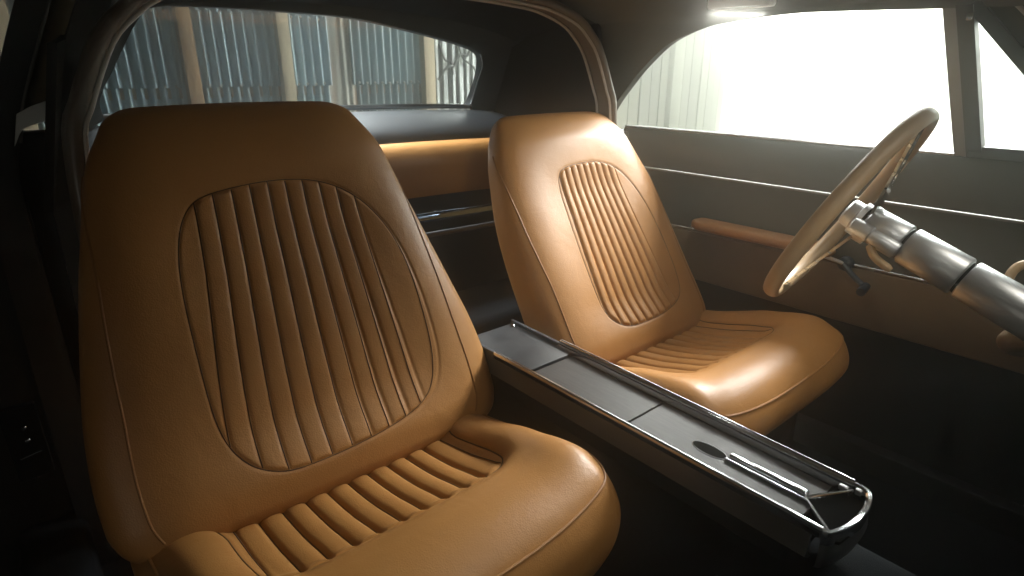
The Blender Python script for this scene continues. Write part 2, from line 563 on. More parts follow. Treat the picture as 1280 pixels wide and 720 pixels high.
# bright thin weatherstrip lip along the driver window
# rear window wall: band between the roof edge / sides and the window opening
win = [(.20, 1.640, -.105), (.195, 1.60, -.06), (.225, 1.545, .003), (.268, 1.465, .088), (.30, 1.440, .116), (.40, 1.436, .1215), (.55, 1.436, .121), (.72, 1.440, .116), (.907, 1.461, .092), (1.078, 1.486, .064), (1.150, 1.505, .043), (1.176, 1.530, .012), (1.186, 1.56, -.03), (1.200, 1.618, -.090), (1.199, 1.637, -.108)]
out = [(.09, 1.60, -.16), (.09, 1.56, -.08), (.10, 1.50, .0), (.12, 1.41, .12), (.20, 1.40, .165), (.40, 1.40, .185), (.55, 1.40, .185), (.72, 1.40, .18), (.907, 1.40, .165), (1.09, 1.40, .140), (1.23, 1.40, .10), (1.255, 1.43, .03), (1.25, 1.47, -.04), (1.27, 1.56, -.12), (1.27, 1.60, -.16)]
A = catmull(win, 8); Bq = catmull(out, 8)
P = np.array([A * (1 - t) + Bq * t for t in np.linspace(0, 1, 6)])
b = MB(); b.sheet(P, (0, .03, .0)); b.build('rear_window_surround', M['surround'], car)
# dark quarter trim on both sides, from the hoop back to the rear window
for s in (0, 1):
    q = [(1.20, 1.095, .112), (1.195, 1.18, .112), (1.195, 1.30, .10), (1.20, 1.42, .06)]
    r_ = [(1.262, 1.09, -.20), (1.262, 1.2, -.2), (1.262, 1.42, -.2), (1.26, 1.62, -.2)]
    if s:
        q = [(.10, 1.115, .035), (.125, 1.18, .05), (.155, 1.30, .085), (.165, 1.42, .07)]
        r_ = [(.045, 1.115, -.20), (.055, 1.2, -.2), (.075, 1.42, -.2), (.09, 1.62, -.2)]
    A = catmull(q, 8); Bq = catmull(r_, 8)
    P = np.array([A * (1 - t) + Bq * t for t in np.linspace(0, 1, 8)])
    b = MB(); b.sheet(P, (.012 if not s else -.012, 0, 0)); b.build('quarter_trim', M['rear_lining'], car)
for s in (0, 1):
    b = MB()
    if s: b.box(-.20, .02, 1.17, 1.75, -.95, -.16, .01)
    else: b.box(1.272, 1.40, 1.10, 1.75, -.95, -.16, .01)
    b.build('quarter_panel', M['black_vinyl'], car)
# rear deck and the body behind, hiding the yard under the glass
xs = np.linspace(.08, 1.27, 40)
prof = catmull([(1.655, -.112), (1.60, -.112), (1.53, -.118), (1.47, -.134), (1.43, -.156), (1.415, -.182), (1.43, -.21)], 8)
P = np.array([[(x, y - .02 * ((x - CX) / .6) ** 2 * 0, z - .012 * ((x - CX) / .6) ** 2) for x in xs] for y, z in prof[:, :2]])
b = MB(); b.sheet(P, (0, .02, -.02)); b.build('parcel_shelf', M['shelf'], car)
b = MB(); b.box(.0, 1.32, 1.70, 2.6, -.6, -.24, .03); b.box(.0, 1.32, 1.60, 1.74, -.9, -.19, .01); b.build('boot_lid', M['black_vinyl'], car)
# chrome bead under and at the right of the rear window
lo = catmull([(.12, 1.640, -.100), (.40, 1.646, -.099), (.784, 1.646, -.101), (1.05, 1.642, -.106), (1.205, 1.632, -.112)], 10)
b = MB(); b.tube(lo, .0075, 12); b.build('window_bead', M['chrome'], car); b = MB()
ri = catmull([(1.203, 1.630, -.108), (1.190, 1.58, -.045), (1.178, 1.532, .010), (1.150, 1.503, .043)], 8)
b.tube(ri, .0025, 8); b.build('window_bead', M['chrome'], car)
A = catmull(win, 8)
b = MB()
cen = np.array([(CX, 1.56, -.0)])
n = len(A)
P = np.array([A, np.repeat((A.mean(0) * 1)[None], n, 0) * .5 + A * .5])
lowmid = np.array([(x, 1.642, -.106) for x in np.linspace(.2, 1.199, n)])
b.grid(np.array([A, A * .5 + lowmid * .5 + 0, lowmid])); b.build('rear_glass', M['glass'], car)

# floor, tunnel, sills, firewall
b = MB(); b.box(-.02, 1.36, -.75, 1.75, FLOOR - .04, FLOOR, .0); b.build('carpet', M['carpet'], car)
xs = np.linspace(-1, 1, 24)
P = np.array([[(CX + .02 + .17 * u, y, FLOOR + .30 * (1 - abs(u) ** 3.2) * (1 if y > .1 else 1 + (.1 - y) * .2)) for u in xs] for y in np.linspace(-.75, 1.05, 30)])
b = MB(); b.grid(P); b.build('transmission_tunnel', M['carpet'], car)
b = MB(); b.box(-.12, -.02, -.7, 1.7, -1.0, -.74, .02); b.build('door_sill', M['carpet'], car)
b = MB(); b.box(1.345, 1.42, -.7, 1.1, -1.0, -.80, .01); b.build('door_sill', M['black_vinyl'], car)
b = MB(); b.box(-.1, 1.42, -.78, -.74, -1.0, -.1, .01); b.build('firewall', M['carpet'], car)
# A pillar and windscreen header on the driver side
ap = np.array([(1.275, .285, .118), (1.30, .20, .045), (1.325, .10, -.045), (1.35, -.02, -.15)])
ap = catmull([(1.262, .335, .128), (1.285, .262, .055), (1.318, .16, -.05), (1.35, .05, -.16)], 8)
b = MB(); b.sheet(np.array([ap + np.array(o) for o in ((.004, .024, -.022), (-.003, .006, -.004), (-.006, -.012, .010), (-.008, -.026, .020))]), (.03, -.005, .01)); b.build('a_pillar', M['door_vinyl'], car)
b = MB(); b.tube(ap + np.array((-.012, -.012, .012)), .0035, 8); b.build('pillar_bead', M['welt'], car)
b = MB(); b.sheet(np.array([ap + np.array(o) for o in ((-.010, -.030, .024), (-.030, -.055, .035), (-.06, -.085, .045))]), (.02, -.01, .012)); b.build('pillar_trim', M['tan_panel'], car)

# left door opening: nested seals and trim bands standing behind the passenger seat
def band(a_, b_, y0, y1, mat, name, thick=.02):
    A = catmull([(p[0], y0, p[1]) for p in a_], 8)
    Bq = resample(catmull([(p[0], y1, p[1]) for p in b_], 8), len(A))
    P = np.array([A * (1 - t) + Bq * t for t in np.linspace(0, 1, 5)])
    bb = MB(); bb.sheet(P, (0, thick, 0)); return bb.build(name, mat, car)


e0 = [(.083, .125), (.066, .091), (.031, .007), (.012, -.06), (-.012, -.14), (-.03, -.3), (-.035, -.95)]
e1 = [(.122, .125), (.106, .094), (.082, .04), (.058, -.014), (.041, -.058), (.030, -.10), (.020, -.14), (.012, -.3), (.01, -.95)]
e2 = [(.158, .125), (.140, .096), (.108, .03), (.085, -.025), (.072, -.058)]
e3 = [(.195, .125), (.184, .098), (.165, .065), (.118, -.026), (.100, -.095), (.09, -.3), (.09, -.95)]
e2b = [(.158, .125), (.140, .096), (.108, .03), (.085, -.025), (.069, -.07), (.055, -.128), (.045, -.3), (.045, -.95)]
band(e0, e1, 1.145, 1.15, M['black_vinyl'], 'door_seal')
band(e1[:5], e2, 1.175, 1.175, M['brown_trim'], 'pillar_trim', .01)
band(e2b, e3, 1.15, 1.145, M['black_vinyl'], 'door_seal')
b = MB(); b.tube(catmull([(x, 1.140, z) for x, z in e1[:6]], 8), .0022, 8); b.build('seal_lip', M['door_vinyl'], car)
# pale sliver added for the bright outdoors glimpsed in the gap, and the black inner panel below it
A = catmull([(.034, 1.135, -.060), (.052, 1.135, -.050), (.072, 1.135, -.043)], 8); Bq = catmull([(.022, 1.133, -.104), (.038, 1.133, -.080), (.070, 1.133, -.070)], 8)
P = np.array([A * (1 - t) + Bq * t for t in np.linspace(0, 1, 6)])
b = MB(); b.sheet(P, (0, .01, 0)); b.build('glimpse_sliver', M['glimpse_pale'], car)
b = MB(); b.box(.0, .10, 1.19, 1.24, -.95, -.09, .004); b.build('inner_panel', M['rubber'], car)
# door latch striker on the left pillar
b = MB()
b.box(-.075, -.035, .95, .965, -.53, -.42, .004); b.build('striker_plate', M['carpet'], car)
b = MB()
for z in (-.447, -.466): b.rev([(0, .0035), (.006, .0035), (.008, .002)], (-.053, .946, z), (0, -1, 0), 14)
b.tube([(-.066, .942, -.491), (-.042, .942, -.487)], .0015, 8)
b.build('striker_bolt', M['chrome'], car)


# ------------------------------------------------------------------ trim hoop behind the front seats
hoop = thing('trim_hoop', 'flat padded roof hoop in greyish tan trim arching behind the front seats', 'trim hoop', (CX, 1.05, -.86))
hr = [(1.225, -.86), (1.225, -.30), (1.215, -.10), (1.196, -.043), (1.155, .04), (1.120, .078), (1.079, .107), (1.0, .132), (.92, .142), (.80, .148), (CX, .150)]
half = catmull([(x, 1.06, z) for x, z in hr], 8)
left = half[::-1].copy(); left[:, 0] = 2 * CX - left[:, 0]
path = np.vstack([half, left[1:]])
path = resample(path, 150)
T = np.gradient(path, axis=0); T /= np.linalg.norm(T, axis=1)[:, None]
Y = np.array([0, 1.0, 0])
rings = []
sec = [(math.copysign(abs(math.cos(a)) ** .7, math.cos(a)), math.copysign(abs(math.sin(a)) ** .7, math.sin(a))) for a in np.linspace(0, 2 * np.pi, 24, endpoint=False)]
for p, t in zip(path, T):
    nrm = np.cross(t, Y); nrm /= np.linalg.norm(nrm)
    rings.append([p + nrm * .012 * c + Y * .028 * s for c, s in sec])
b = MB(); b.grid(np.array(rings), True); b.build('band', M['hoop'], hoop)
for off, yy in ((.013, -.020), (.013, .024)):
    b = MB()
    b.tube([p + np.cross(t, Y) * off + Y * yy for p, t in zip(path, T)], .0032, 8)
    b.build('welt', M['welt'], hoop)
b = MB(); b.tube([(.10, 1.10, -.300), (.66, 1.10, -.302), (1.22, 1.10, -.316)], .0095, 16); b.build('cross_bar', M['blued'], hoop)
b = MB(); b.tube([(.10, 1.115, -.345), (.66, 1.115, -.347), (1.22, 1.115, -.358)], .006, 12); b.build('cross_bar', M['dark_metal'], hoop)


# ------------------------------------------------------------------ rear seat
rear = thing('rear_seat', 'tan leather top roll of the rear seat under the black parcel shelf', 'rear seat', (CX, 1.4, FLOOR))
prof = catmull([(1.46, -.19), (1.425, -.178), (1.395, -.188), (1.374, -.215), (1.364, -.25), (1.368, -.29), (1.388, -.325), (1.42, -.34)], 10)
xs = np.linspace(.09, 1.255, 60)
P = []
for y, z in prof[:, :2]:
    row = []
    for x in xs:
        u = abs(x - CX) / .58
        row.append((x, y + .05 * sstep(.86, 1.0, u), z - .012 * u * u - .02 * sstep(.9, 1, u)))
    P.append(row)
b = MB(); b.sheet(np.array(P), (0, .04, -.01)); b.build('backrest', M['leather'], rear)
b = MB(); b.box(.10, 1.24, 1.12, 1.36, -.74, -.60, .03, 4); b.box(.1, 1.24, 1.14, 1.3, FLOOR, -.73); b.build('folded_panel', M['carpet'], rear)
b = MB(); b.box(.10, 1.24, 1.385, 1.43, -.74, -.31, .01); b.build('lower_panel', M['carpet'], rear)  # black put in for the shade below the tan roll


# ------------------------------------------------------------------ bucket seats
SX, SY, SZ = .295, .72, -.56                                   # joint of backrest and cushion, passenger side
M['thread'] = surf('dark_brown_thread', (.050, .019, .006), .7)


def build_backrest(parent, cx, recline, wk, rib, NR, xa, xb, olp, skew=0.0):
    """padded shell of rounded sections stacked along the recline axis, with a fluted panel on the front"""
    an = math.radians(recline)
    EV = np.array([0, math.sin(an), math.cos(an)])
    EN = np.array([0, -math.cos(an), math.sin(an)])
    O = np.array([cx, SY, SZ])
    vv = np.concatenate([np.linspace(-.030, .02, 26)[:-1], np.linspace(.02, .50, 215)[:-1], np.linspace(.50, .585, 48)])
    wv = hermite(vv, [-.030, -.022, -.008, .010, .035, .07, .15, .25, .35, .43, .48, .515, .54, .562, .575, .582, .585], [.10, .235, .268, .281, .288, .289, .284, .270, .252, .232, .219, .205, .191, .178, .162, .142, .03])
    wv = wv * (wk + (1 - wk) * sstep(.10, .42, vv))
    tv = hermite(vv, [-.030, -.02, .0, .04, .2, .40, .49, .535, .562, .577, .585], [.03, .085, .125, .150, .145, .118, .104, .088, .062, .038, .010])
    dv = hermite(vv, [-.030, -.02, .0, .04, .10, .49, .535, .562, .577, .585], [-.048, -.022, -.006, .0, .0, .0, -.008, -.020, -.034, -.046])
    NF = 640
    th = np.linspace(0, 2 * np.pi, 4000, endpoint=False)
    n_f, n_b = 3.6, 3.0
    P = np.zeros((len(vv), NF, 3))
    loc = np.zeros((len(vv), NF, 2))
    for i, (v, w, t, d) in enumerate(zip(vv, wv, tv, dv)):
        c, s = np.cos(th), np.sin(th)
        ne = np.where(s > 0, n_f, n_b)
        x = w * np.sign(c) * np.abs(c) ** (2 / ne)
        y = d - t / 2 + t / 2 * np.sign(s) * np.abs(s) ** (2 / ne)
        pl = resample(np.stack([x, y], 1), NF, True)
        fr = sstep(-.5, .2, (pl[:, 1] - (d - t / 2)) / (t / 2))
        hol = .014 * np.exp(-(pl[:, 0] / (.62 * w + 1e-6)) ** 4) * sstep(.02, .12, v) * sstep(.50, .36, v) * fr
        pl[:, 1] -= hol
        P[i] = O + (pl[:, :1] + skew * float(sstep(.42, .05, v)) * (pl[:, :1] > 0) * np.abs(pl[:, :1]) / w) * np.array([1, 0, 0]) + v * EV + pl[:, 1:] * EN
        loc[i, :, 0] = pl[:, 0]
        loc[i, :, 1] = (pl[:, 1] - (d - t / 2)) / (t / 2)
    ol = catmull(olp, 10, True)
    VV = np.repeat(vv[:, None], NF, 1)
    m = (loc[:, :, 1] > .35) & (VV > .0) & (VV < .48)
    x, v = loc[:, :, 0][m], VV[m]
    sd = signed_dist(x, v, ol)

    def lines(v):
        k = sstep(.45, .05, v)
        return xa[0] + (xa[1] - xa[0]) * k, xb[0] + (xb[1] - xb[0]) * k

    xl, xr_ = lines(v)
    ph = (x - xl) / (xr_ - xl) * NR
    fade_in = sstep(.000, .007, sd)
    near = np.clip(np.round(ph), 0, NR)
    groove = np.exp(-((ph - near) / .09) ** 2)
    inside = (ph >= 0) & (ph <= NR)
    bul = np.where(inside, np.abs(np.sin(np.pi * np.clip(ph, 0, NR))) ** .6, 0)
    disp = fade_in * rib * (.9 * bul - .75 * groove)
    disp += -.0013 * np.exp(-(sd / .0022) ** 2)
    disp += -.0008 * sstep(.0, .05, sd)
    full = np.zeros(P.shape[:2]); full[m] = disp
    P += full[:, :, None] * EN
    V_, F_ = gridmesh(P, True)
    F_ = F_ + [tuple(range(NF))[::-1], tuple((len(vv) - 1) * NF + j for j in range(NF))]
    o = mesh_obj('backrest', V_, F_, M['leather'], parent)
    tri = BVHTree.FromPolygons([Vector(p) for p in V_], [f for f in F_[:-2]])

    def onto(x, v, lift=.0002):
        h = tri.ray_cast(Vector(O + np.array([x, 0, 0]) + v * EV + EN * .1), Vector(-EN))
        return np.array(h[0]) + EN * lift

    # piping down both front corners (one piece of piping each)
    for s in (-1, 1):
        pp = []
        for vq, frac, dd in zip(np.linspace(.004, .49, 60), np.interp(np.linspace(0, 1, 60), [0, .35, .75, 1], [.86, .865, .945, 1.0]), np.interp(np.linspace(0, 1, 60), [0, .7, 1], [-.0, -.012, -.045])):
            w = float(hermite([vq], vv, wv)[0])
            h = tri.find_nearest(Vector(O + np.array([s * w * frac, 0, 0]) + vq * EV + dd * EN))
            pp.append(np.array(h[0]) + np.array(h[1]) * .0003)
        pp = np.array(pp)
        for _ in range(3):
            pp[1:-1] = (pp[:-2] + 2 * pp[1:-1] + pp[2:]) / 4
        b = MB(); b.tube(pp, .0019, 8)
        b.build('piping', M['piping'], o)
    # sewn seams of the flutes and of the panel outline
    b = MB()
    for k in range(NR + 1):
        vq = np.linspace(.02, .46, 240)
        a_, b_ = lines(vq)
        xq = a_ + (b_ - a_) * k / NR
        ok = signed_dist(xq, vq, ol) > .0005
        if ok.sum() > 10:
            b.tube([onto(x_, v_) for x_, v_ in zip(xq[ok], vq[ok])], .00085, 6)
    b.tube([onto(x_, v_, .0) for x_, v_ in ol], .0008, 6, closed=True)
    b.build('stitching', M['thread'], o)
    return o


def build_cushion(parent, cx, XM, NR, dz=0.0, pf=0.0, lift=0.0):
    NX, NP = 300, 330
    us = np.linspace(-1, 1, NX)
    P = np.zeros((NX, NP, 3))
    for i, u in enumerate(us):
        au = abs(u)
        x = XM * (np.sign(u) * (au if au < .80 else .80 + .20 * math.sin((au - .80) / .20 * math.pi / 2)))
        ins = 0.0 if au < .80 else .052 * (1 - math.cos((au - .80) / .20 * math.pi / 2))
        bol = .030 * math.exp(-((abs(x) - .222) / .046) ** 2)
        fr = .020 * (abs(x) / XM) ** 4                                  # front corners sweep back
        zc = lambda z, k=1.0: z + bol * k
        ctl = [(.86, -.70), (.88, -.66), (.86, zc(-.598, .2)), (.80, zc(-.582, .3)), (.72, zc(-.573, .6)), (.65, zc(-.560, .9)), (.60, zc(-.546)), (.56, zc(-.534, .9)), (.525, zc(-.517, .6)), (.49, zc(-.507, .4)), (.455 + fr, zc(-.508, .25)), (.425 + fr, zc(-.520, .1)), (.404 + fr, -.543), (.394 + fr, -.575), (.400 + fr, -.62 + lift * .4), (.425 + fr, -.68 + lift), (.44 + fr, -.70 + lift)]
        pl = resample(catmull(ctl, 14), NP)
        yc, zcn = .63, -.612
        pl[:, 0] = yc + (pl[:, 0] - yc) * (1 - ins / .22)
        pl[:, 1] = zcn + (pl[:, 1] - zcn) * (1 - ins / .085)
        P[i, :, 0] = x; P[i, :, 1] = pl[:, 0]; P[i, :, 2] = pl[:, 1]
    X, Yy, Z = P[:, :, 0], P[:, :, 1], P[:, :, 2]
    top = np.zeros_like(X, bool); top[:, int(NP * .15):int(NP * .72)] = True
    ol = catmull([(-.172, .84), (-.178, .70), (-.176, .600 - pf), (-.165, .566 - pf), (-.12, .555 - pf), (0, .551 - pf), (.12, .555 - pf), (.165, .566 - pf), (.176, .600 - pf), (.178, .70), (.172, .84)], 8, True)
    m = top & (Z > -.62)
    sd = signed_dist(X[m], Yy[m], ol)
    ph = (X[m] + .165) / .33 * NR
    inside = (ph >= 0) & (ph <= NR)
    fade = sstep(.0, .012, sd)
    bul = np.where(inside, np.abs(np.sin(np.pi * np.clip(ph, 0, NR))) ** .7, 0)
    disp = fade * (.0048 * bul - .0030 * np.exp(-((np.abs(ph - np.round(ph)) / .1) ** 2)) * inside) - .011 * sstep(-.012, .022, sd) - .0025 * np.exp(-(sd / .0025) ** 2)
    disp += .002 * np.exp(-((sd + .02) / .014) ** 2)
    Zf = Z.copy(); Zf[m] += disp; P[:, :, 2] = Zf
    V_, F_ = gridmesh(P)
    F_ = F_ + [tuple(range(NP)), tuple((NX - 1) * NP + j for j in range(NP))[::-1]] + [(i * NP, (i + 1) * NP, (i + 1) * NP + NP - 1, i * NP + NP - 1) for i in range(NX - 1)]
    V_ = V_ + np.array([cx, 0, 0])
    o = mesh_obj('seat_cushion', V_, F_, M['leather'], parent, auto=60)
    tri = BVHTree.FromPolygons([Vector(p) for p in V_], F_[:(NX - 1) * (NP - 1)])
    guide = catmull([(-.262, .80, -.575), (-.266, .66, -.545), (-.264, .52, -.525), (-.250, .455, -.516), (-.215, .425, -.522 + dz), (-.12, .405, -.528 + dz), (0, .402, -.530 + dz), (.12, .405, -.528 + dz), (.215, .425, -.522 + dz), (.250, .455, -.516), (.264, .52, -.525), (.266, .66, -.545), (.262, .80, -.575)], 16)
    pp = []
    for g in guide:
        h = tri.find_nearest(Vector((g[0] * XM / .272 + cx, g[1], g[2])))
        pp.append(np.array(h[0]) + np.array(h[1]) * .0004)
    pp = np.array(pp)
    for _ in range(4):
        pp[1:-1] = (pp[:-2] + 2 * pp[1:-1] + pp[2:]) / 4
    b = MB(); b.tube(pp, .0023, 8); b.build('piping', M['piping'], o)

    def drop(x, y):
        h = tri.ray_cast(Vector((cx + x, y, 0)), Vector((0, 0, -1)))
        return np.array(h[0]) + np.array((0, 0, .0002))

    b = MB()
    for k in range(NR + 1):
        yq = np.linspace(.552 - pf, .82, 90)
        xq = np.full(90, -.165 + .33 * k / NR)
        ok = signed_dist(xq, yq, ol) > .001
        b.tube([drop(x_, y_) for x_, y_ in zip(xq[ok], yq[ok])], .0009, 6)
    b.tube([drop(x_, y_) for x_, y_ in ol if y_ < .82], .0012, 6)
    b.build('stitching', M['thread'], o)
    return o


def build_base(parent, cx):
    b = MB(); b.box(cx - .20, cx + .20, .47, .86, -.80, -.69, .01); b.box(cx - .18, cx - .14, .44, .88, FLOOR, -.79, .004); b.box(cx + .14, cx + .18, .44, .88, FLOOR, -.79, .004)
    b.build('seat_base', M['rubber'], parent)


seat = thing('bucket_seat', 'tan leather front passenger bucket seat, nearer the camera and left of the console', 'car seat', (SX, .65, FLOOR), 'front bucket seats')
build_backrest(seat, SX, 24.5, 1.03, .0016, 9, (-.103, -.143), (.130, .142),
               [(-.075, .440), (.005, .448), (.075, .440), (.128, .412), (.165, .365), (.187, .30), (.194, .22), (.190, .13), (.170, .078), (.130, .052), (.06, .038), (-.03, .033), (-.09, .040), (-.130, .070), (-.149, .125), (-.150, .22), (-.145, .32), (-.132, .385), (-.110, .424)], .020)
build_cushion(seat, SX, .279, 10)
build_base(seat, SX)
b = MB(); b.tube(catmull([(SX - .262, .70, -.665), (SX - .30, .66, -.650), (SX - .325, .615, -.628)], 6), [.006] * 12 + [.004], 10)
b.build('recline_lever', M['chrome'], seat)
DX = 1.03
seat2 = thing('bucket_seat', 'tan leather driver bucket seat behind the steering wheel, right of the console', 'car seat', (DX, .65, FLOOR), 'front bucket seats')
build_backrest(seat2, DX, 33.5, .90, .0048, 9, (-.084, -.106), (.098, .118),
               [(-.060, .428), (.005, .434), (.060, .430), (.108, .408), (.140, .365), (.160, .30), (.168, .22), (.165, .13), (.150, .082), (.115, .058), (.06, .046), (.0, .042), (-.06, .046), (-.095, .066), (-.110, .105), (-.110, .20), (-.104, .30), (-.097, .375), (-.085, .412)])
build_cushion(seat2, DX, .280, 10, -.010, .024, .045)
build_base(seat2, DX)


# ------------------------------------------------------------------ centre console
con = thing('centre_console', 'long metal centre console with dark brushed inserts and chrome rails between the front seats', 'console', (.665, .5, FLOOR))
X0, X1, ZT = .601, .733, -.475
Y0, Y1 = .195, .86


def xr(y):
    return X1 - .016 * (1 - (y - Y0) / (Y1 - Y0))


# body: sloping sides, open tray on top
sides = MB()
ys = np.linspace(Y0, Y1, 24)
sides.sheet(np.array([[(X0 + .003, y, ZT - .003), (X0 + .002, y, ZT - .035), (X0 - .001, y, ZT - .046), (X0 + .010, y, ZT - .054)] for y in ys]), (.006, 0, 0))
sides.build('side_panel', M['dark_metal'], con)
sides = MB()
sides.sheet(np.array([[(xr(y) - .003, y, ZT - .003), (xr(y) - .002, y, ZT - .035), (xr(y) + .001, y, ZT - .046), (xr(y) - .010, y, ZT - .054)] for y in ys]), (-.006, 0, 0))
sides.build('side_panel', M['dark_metal'], con)
# rails
b = MB(); b.tube([(X0 + .001, y, ZT - .001) for y in np.linspace(Y0 - .012, .76, 20)], .0032, 10); b.build('rail_bead', M['chrome'], con); b = MB(); b.sheet(np.array([[(X0 - .002, y, ZT - .008), (X0 - .002, y, ZT - .001), (X0, y, ZT), (X0 + .006, y, ZT), (X0 + .008, y, ZT - .002), (X0 + .009, y, ZT - .016)] for y in np.linspace(Y0 - .01, .76, 20)]), (0, 0, -.003)); b.build('rail', M['chrome'], con)
b = MB(); b.tube([(xr(y) - .001, y, ZT - .001) for y in np.linspace(Y0, .72, 20)], .0032, 10); b.build('rail_bead', M['chrome'], con); b = MB(); b.sheet(np.array([[(xr(y) + .002, y, ZT - .008), (xr(y) + .002, y, ZT - .001), (xr(y), y, ZT), (xr(y) - .005, y, ZT), (xr(y) - .008, y, ZT - .002), (xr(y) - .012, y, ZT - .018)] for y in np.linspace(Y0, .72, 20)]), (0, 0, -.003)); b.build('rail', M['chrome'], con)
# tray floor and two inserts
b = MB(); b.box(X0 + .006, X1 - .006, Y0 + .0, Y1, ZT - .030, ZT - .022); b.build('tray', M['seam'], con)
b = MB(); b.box(X0 + .022, X1 - .034, Y0 + .03, Y1, -.66, ZT - .031, .006); b.build('pedestal', M['carpet'], con)


def insert(ya, yb, hole=None):
    m = MB()
    P = np.array([[(X0 + .0095 + (xr(y) - .0125 - X0 - .0095) * t, y, ZT - .0145) for t in np.linspace(0, 1, 8)] for y in np.linspace(ya, yb, 12)])
    m.sheet(P, (0, 0, -.007))
    return m.build('insert_panel', M['insert'], con, auto=30)


insert(.4755, .68)
insert(.215, .4715)
b = MB(); b.box(X0 + .003, X1 - .004, .683, Y1, ZT - .022, ZT - .010, .003); b.build('rear_shade_cover', M['rubber'], con)  # black cover added where the console's rear end lies in shade
# finger hole: a dark oval cup with a thin metal lip
def oval(cx, cy, a, c, z, n=36):
    return [(cx + c * math.sin(t) , cy + a * math.cos(t), z) for t in np.linspace(0, 2 * np.pi, n, endpoint=False)]
cupx, cupy = .6555, .357
b = MB()
R0, R1, R2 = oval(cupx, cupy, .0265, .0118, ZT - .0138), oval(cupx, cupy, .0255, .0108, ZT - .0134), oval(cupx, cupy, .0250, .0104, ZT - .0142)
b.grid(np.array([R0, R1, R2]), True); b.build('cup_lip', M['satin'], con)
b = MB(); b.prism(oval(cupx, cupy, .0252, .0106, ZT - .0139), (0, 0, -.006)); b.build('finger_cup', M['seam'], con)
# shifter gate: twin chrome bars
b = MB(); b.box(.6575, .6690, .226, .331, ZT - .0145, ZT - .0075, .003, 3); b.build('shift_slider', M['chrome'], con)
b = MB(); b.box(.6490, .6535, .224, .331, ZT - .0145, ZT - .0095, .0015, 2); b.build('shift_slider', M['chrome'], con)
# open nose: dark pocket framed by a V of thin bars and a curved end
b = MB(); b.prism([(.6560, .2255, ZT - .0142), (.7070, .192, ZT - .0142), (.700, .170, ZT - .0142), (.66, .163, ZT - .0142), (.615, .168, ZT - .0142), (.608, .178, ZT - .0142)], (0, 0, -.004)); b.build('nose_pocket', M['seam'], con)
b = MB(); b.tube([(.6565, .2265, ZT - .012), (.7045, .192, ZT - .006)], .0021, 8); b.tube([(.6565, .2265, ZT - .012), (.609, .179, ZT - .004)], .0021, 8); b.build('nose_frame', M['chrome'], con)
arc = catmull([(X0 - .001, Y0 - .012, ZT - .003), (X0 + .006, .1745, ZT - .003), (.635, .166, ZT - .003), (.665, .1635, ZT - .003), (.695, .168, ZT - .003), (.7135, .178, ZT - .003), (.717, Y0 + .002, ZT - .003)], 8)
cin = arc.copy(); c0 = np.array([.66, .21, ZT - .003])
rim = []
for p in arc:
    d = c0 - p; d[2] = 0; d /= np.linalg.norm(d)
    rim.append([p + d * .0065 + np.array((0, 0, -.009)), p + d * .0065 + np.array((0, 0, .001)), p + d * .004 + np.array((0, 0, .003)), p + np.array((0, 0, .0025)), p - d * .0015, p + d * .0 + np.array((0, 0, -.016))])
b = MB(); b.grid(np.array(rim)); b.build('nose_rim', M['chrome'], con)
fac = []
for p in arc:
    d = c0 - p; d[2] = 0; d /= np.linalg.norm(d)
    fac.append([p + d * .0005 + np.array((0, 0, -.014)), p - d * .002 + np.array((0, 0, -.03)), p + d * .003 + np.array((0, 0, -.048)), p + d * .014 + np.array((0, 0, -.060))])
b = MB(); b.grid(np.array(fac)); b.build('nose_cap', M['dark_metal'], con)
# small clip at the far front corner, and the bright stud at the rear
b = MB(); b.box(.699, .706, .196, .207, ZT - .010, ZT - .003, .002); b.box(.704, .711, .182, .190, ZT - .010, ZT - .002, .002); b.build('clip', M['satin'], con)
b = MB(); b.rev([(0, .006), (.004, .006), (.007, .003)], (.715, .845, ZT - .012), (0, 0, 1), 16); b.build('stud', M['chrome'], con)


# ------------------------------------------------------------------ driver door
door = thing('driver_door', 'dark grey-green driver door panel with tan armrest and pale trim strip, below the bright open window', 'car door', (1.38, .6, -.8))
XD = 1.36
ys = np.linspace(-.45, 1.12, 60)


def panel(zs, dx, mat, name, t=.02):
    P = np.array([[(XD + d, y, z) for z, d in zip(zs, dx)] for y in ys])
    bb = MB(); bb.sheet(P, (t, 0, 0)); return bb.build(name, mat, door)


panel([-.150, -.148, -.152, -.165, -.20, -.250], [.05, .012, .0, -.006, -.010, -.006], M['door_vinyl'], 'upper_panel')
panel([-.256, -.275, -.33, -.385, -.395], [-.002, .004, .006, .0, .004], M['door_vinyl'], 'middle_panel')
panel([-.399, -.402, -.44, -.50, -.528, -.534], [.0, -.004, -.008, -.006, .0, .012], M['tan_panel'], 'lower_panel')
panel([-.534, -.56, -.70, -.82], [.014, .016, .016, .02], M['carpet'], 'kick_panel')
b = MB(); b.tube([(XD - .006, y, -.2535) for y in ys], .0026, 8); b.build('trim_strip', M['strip'], door)
b = MB(); b.tube([(XD - .003, y, -.397) for y in ys], .0016, 8); b.build('trim_strip', M['tan_panel'], door)
b = MB(); b.tube([(XD + .004, y, -.1485) for y in ys], .0030, 8); b.build('window_sill_bead', M['satin'], door)
